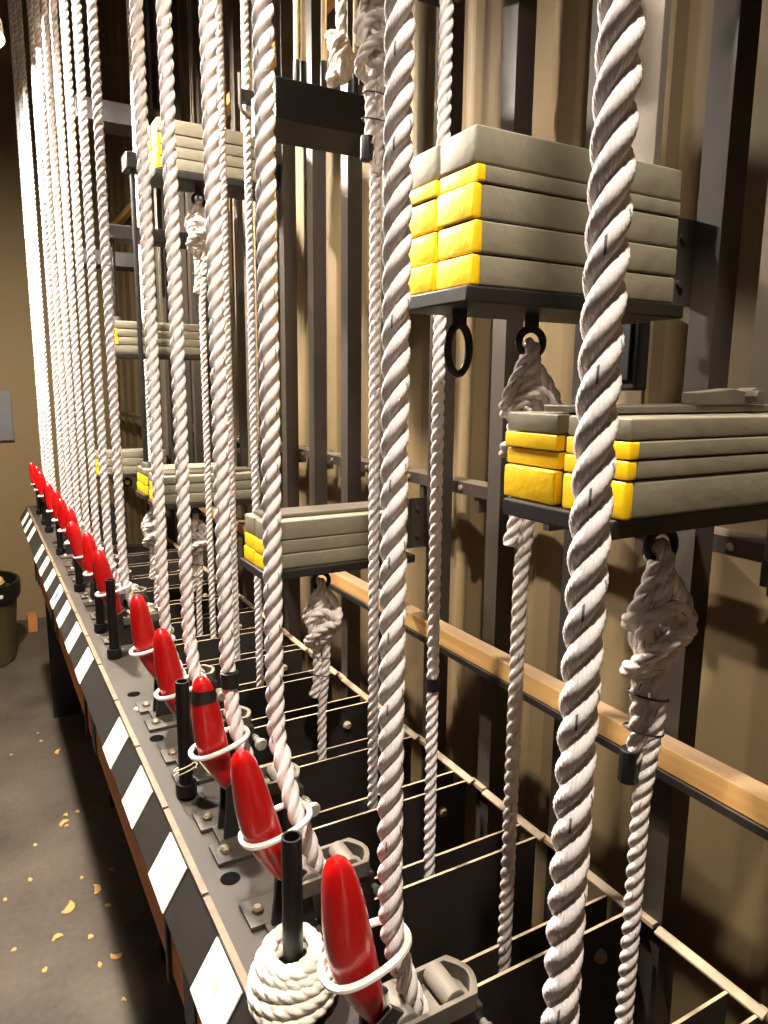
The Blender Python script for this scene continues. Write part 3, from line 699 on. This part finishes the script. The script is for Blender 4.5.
MB().prism([(0.757, Z(-0.512)), (0.757, Z(-0.501)), (0.797, Z(-0.501)), (0.797, Z(-0.512))], 'y', -0.5, 5.3).build('angle_iron', MT['black'], wr, smooth=False)
wr2 = thing('wood_rail', (0.9, 2, Z(1.0)), 'upper wooden rail glimpsed at the top behind hanging cords', 'rail')
MB().box(0.862, 0.900, 0.4, 5.3, Z(0.965), Z(1.0)).build('timber', MT['wood'], wr2, bevel=0.002)
# dark switch box on the wall behind the nearest rope
bx = thing('wall_box', (0.90, 0.82, Z(0.05)), 'dark flat box on the wall behind the largest rope', 'box')
MB().box(0.885, WX - 0.022, 0.785, 0.862, Z(-0.005), Z(0.122)).build('body', MT['tape'], bx, bevel=0.004)
MB().box(0.880, 0.886, 0.795, 0.852, Z(0.01), Z(0.11)).build('cover', MT['arbor'], bx, bevel=0.002)
# dark hardware at the wall right of the lowest big knot
hb = thing('wall_bracket', (0.88, 0.6, Z(-0.2)), 'dark shadowed bracket with clips below the lower right arbor', 'bracket')
MB().box(0.80, WX - 0.022, 0.455, 0.50, Z(-0.20), Z(-0.145)).build('arm', MT['arbor'], hb, bevel=0.003)
MB().rod((0.80, 0.478, Z(-0.205)), (0.80, 0.478, Z(-0.24)), 0.012).build('clip', MT['arbor'], hb, bevel=0.002)

# ------------------------------------------------------------------ far end of the aisle
bn = thing('trash_bin', (-0.13, 4.86, 0), 'round olive trash bin with black rim at the far end of the aisle', 'bin')
MB().lathe([(0.24, 0.0), (0.25, 0.01), (0.285, 0.43), (0.27, 0.43), (0.24, 0.03), (0.01, 0.03)], (-0.13, 4.86, 0), 40).build('body', MT['bin'], bn)
MB().lathe([(0.286, 0.40), (0.300, 0.40), (0.306, 0.42), (0.306, 0.50), (0.300, 0.505), (0.288, 0.50)], (-0.13, 4.86, 0), 40, ring=True).build('rim', MT['rim'], bn)
MB().lathe([(0.012, 0), (0.012, 0.006), (0.006, 0.009)], (-0.13 + 0.306 * math.cos(-0.9), 4.86 + 0.306 * math.sin(-0.9), 0.45), 12, (math.cos(-0.9), math.sin(-0.9), 0)).build('rivet', MT['card'], bn)
for i, (x, y, z, s, lab) in enumerate([(-0.02, 4.80, 0.525, 0.10, 'crumpled yellowish paper on top of the trash bin'), (-0.22, 4.92, 0.49, 0.11, 'crumpled paper deeper inside the trash bin')]):
    bm = bmesh.new(); bmesh.ops.create_icosphere(bm, subdivisions=3, radius=s)
    for v in bm.verts:
        v.co *= 1 + 0.35 * noise.noise(v.co * 28 + Vector((i * 7, 0, 0))); v.co.z *= 0.6
    me = bpy.data.meshes.new('crumpled_paper'); bm.to_mesh(me); bm.free(); me.materials.append(MT['paper'])
    o = bpy.data.objects.new('crumpled_paper', me); C.objects.link(o); o.location = (x, y, z - 0.02); tag(o, lab, 'paper')
o = MB().box(0.215, 0.275, 5.28, 5.40, 0, 0.11).build('wood_block', MT['block'], bevel=0.004)
tag(o, 'small orange wooden block on the floor beside the bin', 'block')
# wood shavings on the floor
CH = [(0.162, 3.582), (0.218, 3.432), (0.031, 3.503), (0.182, 2.826), (0.193, 2.797), (0.156, 3.676), (0.151, 2.31), (0.244, 2.366), (0.101, 2.199), (0.246, 2.025), (0.058, 2.078), (0.204, 2.451), (0.198, 2.877), (0.19, 2.146), (-0.017, 2.205), (0.077, 2.728), (0.2, 2.02), (0.302, 2.445), (0.261, 2.265), (0.24, 1.858), (0.242, 2.876), (0.047, 2.526), (-0.032, 2.458)]
big = {6: 0.024, 7: 0.02, 9: 0.017, 1: 0.018, 3: 0.02, 8: 0.016}
for i, (x, y) in enumerate(CH):
    s = big.get(i, random.uniform(0.006, 0.011)); a0 = random.uniform(0, 6); n = 9; vs = []
    span = 2.4
    if i not in big:
        q = 7; pr = [(x + s * random.uniform(.5, 1.2) * math.cos(2 * PI * j / q + a0), y + s * random.uniform(.5, 1.5) * math.sin(2 * PI * j / q + a0)) for j in range(q)]
        o = MB().prism(pr, 'z', 0.0006, 0.003).build('wood_shaving', MT['chip'], smooth=False)
        tag(o, 'small tan wood shaving lying on the dark floor', 'wood shaving', 'wood shavings on the floor'); continue
    for j in range(n):                                      # a curled shaving
        g = a0 + span * j / (n - 1); wv = s * 0.5 * math.sin(PI * (j + 0.6) / (n + 0.2)) * random.uniform(.7, 1.2)
        for rr, zz in ((s - wv, 0.001), (s + wv, 0.001), (s + wv, 0.004), (s - wv, 0.005)):
            vs.append((x + rr * math.cos(g) - s * math.cos(a0 + span / 2), y + 1.3 * (rr * math.sin(g) - s * math.sin(a0 + span / 2)), zz))
    fs = []
    for j in range(n - 1):
        for q in range(4): fs.append((j * 4 + q, j * 4 + (q + 1) % 4, (j + 1) * 4 + (q + 1) % 4, (j + 1) * 4 + q))
    fs += [(0, 1, 2, 3), tuple((n - 1) * 4 + q for q in (3, 2, 1, 0))]
    o = MB().add(vs, fs).build('wood_shaving', MT['chip'])
    lab = {6: 'largest curled tan wood shaving on the aisle floor', 7: 'curled wood shaving at the edge of the rail shadow'}.get(i, 'small tan wood shaving lying on the dark floor')
    tag(o, lab, 'wood shaving', 'wood shavings on the floor')

# ------------------------------------------------------------------ lamps
def lamp(x, y, z, power, label, r=0.05, shade_r=0.14, depth=0.13, deep=False, col=(1.0, 0.91, 0.80), hang=True, lift=0.012):
    L_ = power / (PI * 4 * PI * r * r)
    t = thing('pendant_lamp', (x, y, z), label, 'lamp')
    em = emit_mat('bulb_glow', (*col, 1), L_)
    q = MB().lathe([(r * math.sin(PI * i / 14) + 1e-4, -r * math.cos(PI * i / 14)) for i in range(15)], (x, y, z + lift), 24).build('bulb', em, t)
    prof = [(shade_r, 0.0), (shade_r * 0.97, depth * 0.35), (shade_r * 0.78, depth * 0.7), (shade_r * 0.42, depth * 0.95), (0.035, depth * 1.05), (0.03, depth * 1.5)]
    inner = [(0.02, depth * 1.45), (0.03, depth * 1.0), (shade_r * 0.39, depth * 0.9), (shade_r * 0.74, depth * 0.66), (shade_r * 0.93, depth * 0.33), (shade_r * 0.975, 0.0)]
    vs = []; n = 36; pr = prof + inner; fs = []
    for a, h in pr:
        for j in range(n): vs.append((x + a * math.cos(2 * PI * j / n), y + a * math.sin(2 * PI * j / n), z + h))
    mm = len(pr)
    for i in range(mm):
        i2 = (i + 1) % mm
        for j in range(n): fs.append((i * n + j, i * n + (j + 1) % n, i2 * n + (j + 1) % n, i2 * n + j))
    MB().add(vs, fs).build('shade', MT['shade'] if deep else MT['white_in'], t)
    if hang: MB().rod((x, y, z + depth * 1.5), (x, y, CEIL), 0.006, 8).build('cord', MT['wire'], t)
    return t
lamp(-0.03, -0.10, Z(1.6), 92, 'dark can lamp hung above the near end of the aisle', r=0.035, depth=0.26, lift=0.131, deep=True)
lamp(-0.02, 1.5, Z(1.3), 120, 'dark can lamp hung mid-aisle beside the rail', r=0.04, depth=0.26, lift=0.126, deep=True)
lamp(0.03, 2.62, Z(1.0), 105, 'white dome lamp hung over the aisle beside the far ropes', r=0.04)

w = bpy.data.worlds.new('World'); bpy.context.scene.world = w; w.use_nodes = True
w.node_tree.nodes['Background'].inputs['Color'].default_value = (1.0, 0.8, 0.55, 1); w.node_tree.nodes['Background'].inputs['Strength'].default_value = 0.02

# ------------------------------------------------------------------ camera
cam = bpy.data.cameras.new('camera'); co = bpy.data.objects.new('camera', cam); C.objects.link(co)
cam.sensor_fit = 'VERTICAL'; cam.sensor_height = 24; cam.lens = 24 * 720 / 1024; cam.clip_start = 0.02
co.matrix_world = Matrix.Translation((0, 0, EYE)) @ Matrix.Rotation(math.radians(-29.6), 4, 'Z') @ Matrix.Rotation(math.radians(90 - 10), 4, 'X') @ Matrix.Rotation(math.radians(0.55), 4, 'Z')
sc = bpy.context.scene; sc.camera = co
sc.view_settings.view_transform = 'Standard'; sc.view_settings.look = 'None'; sc.view_settings.gamma = 1; sc.view_settings.use_curve_mapping = False
sc.view_settings.exposure = 1.78
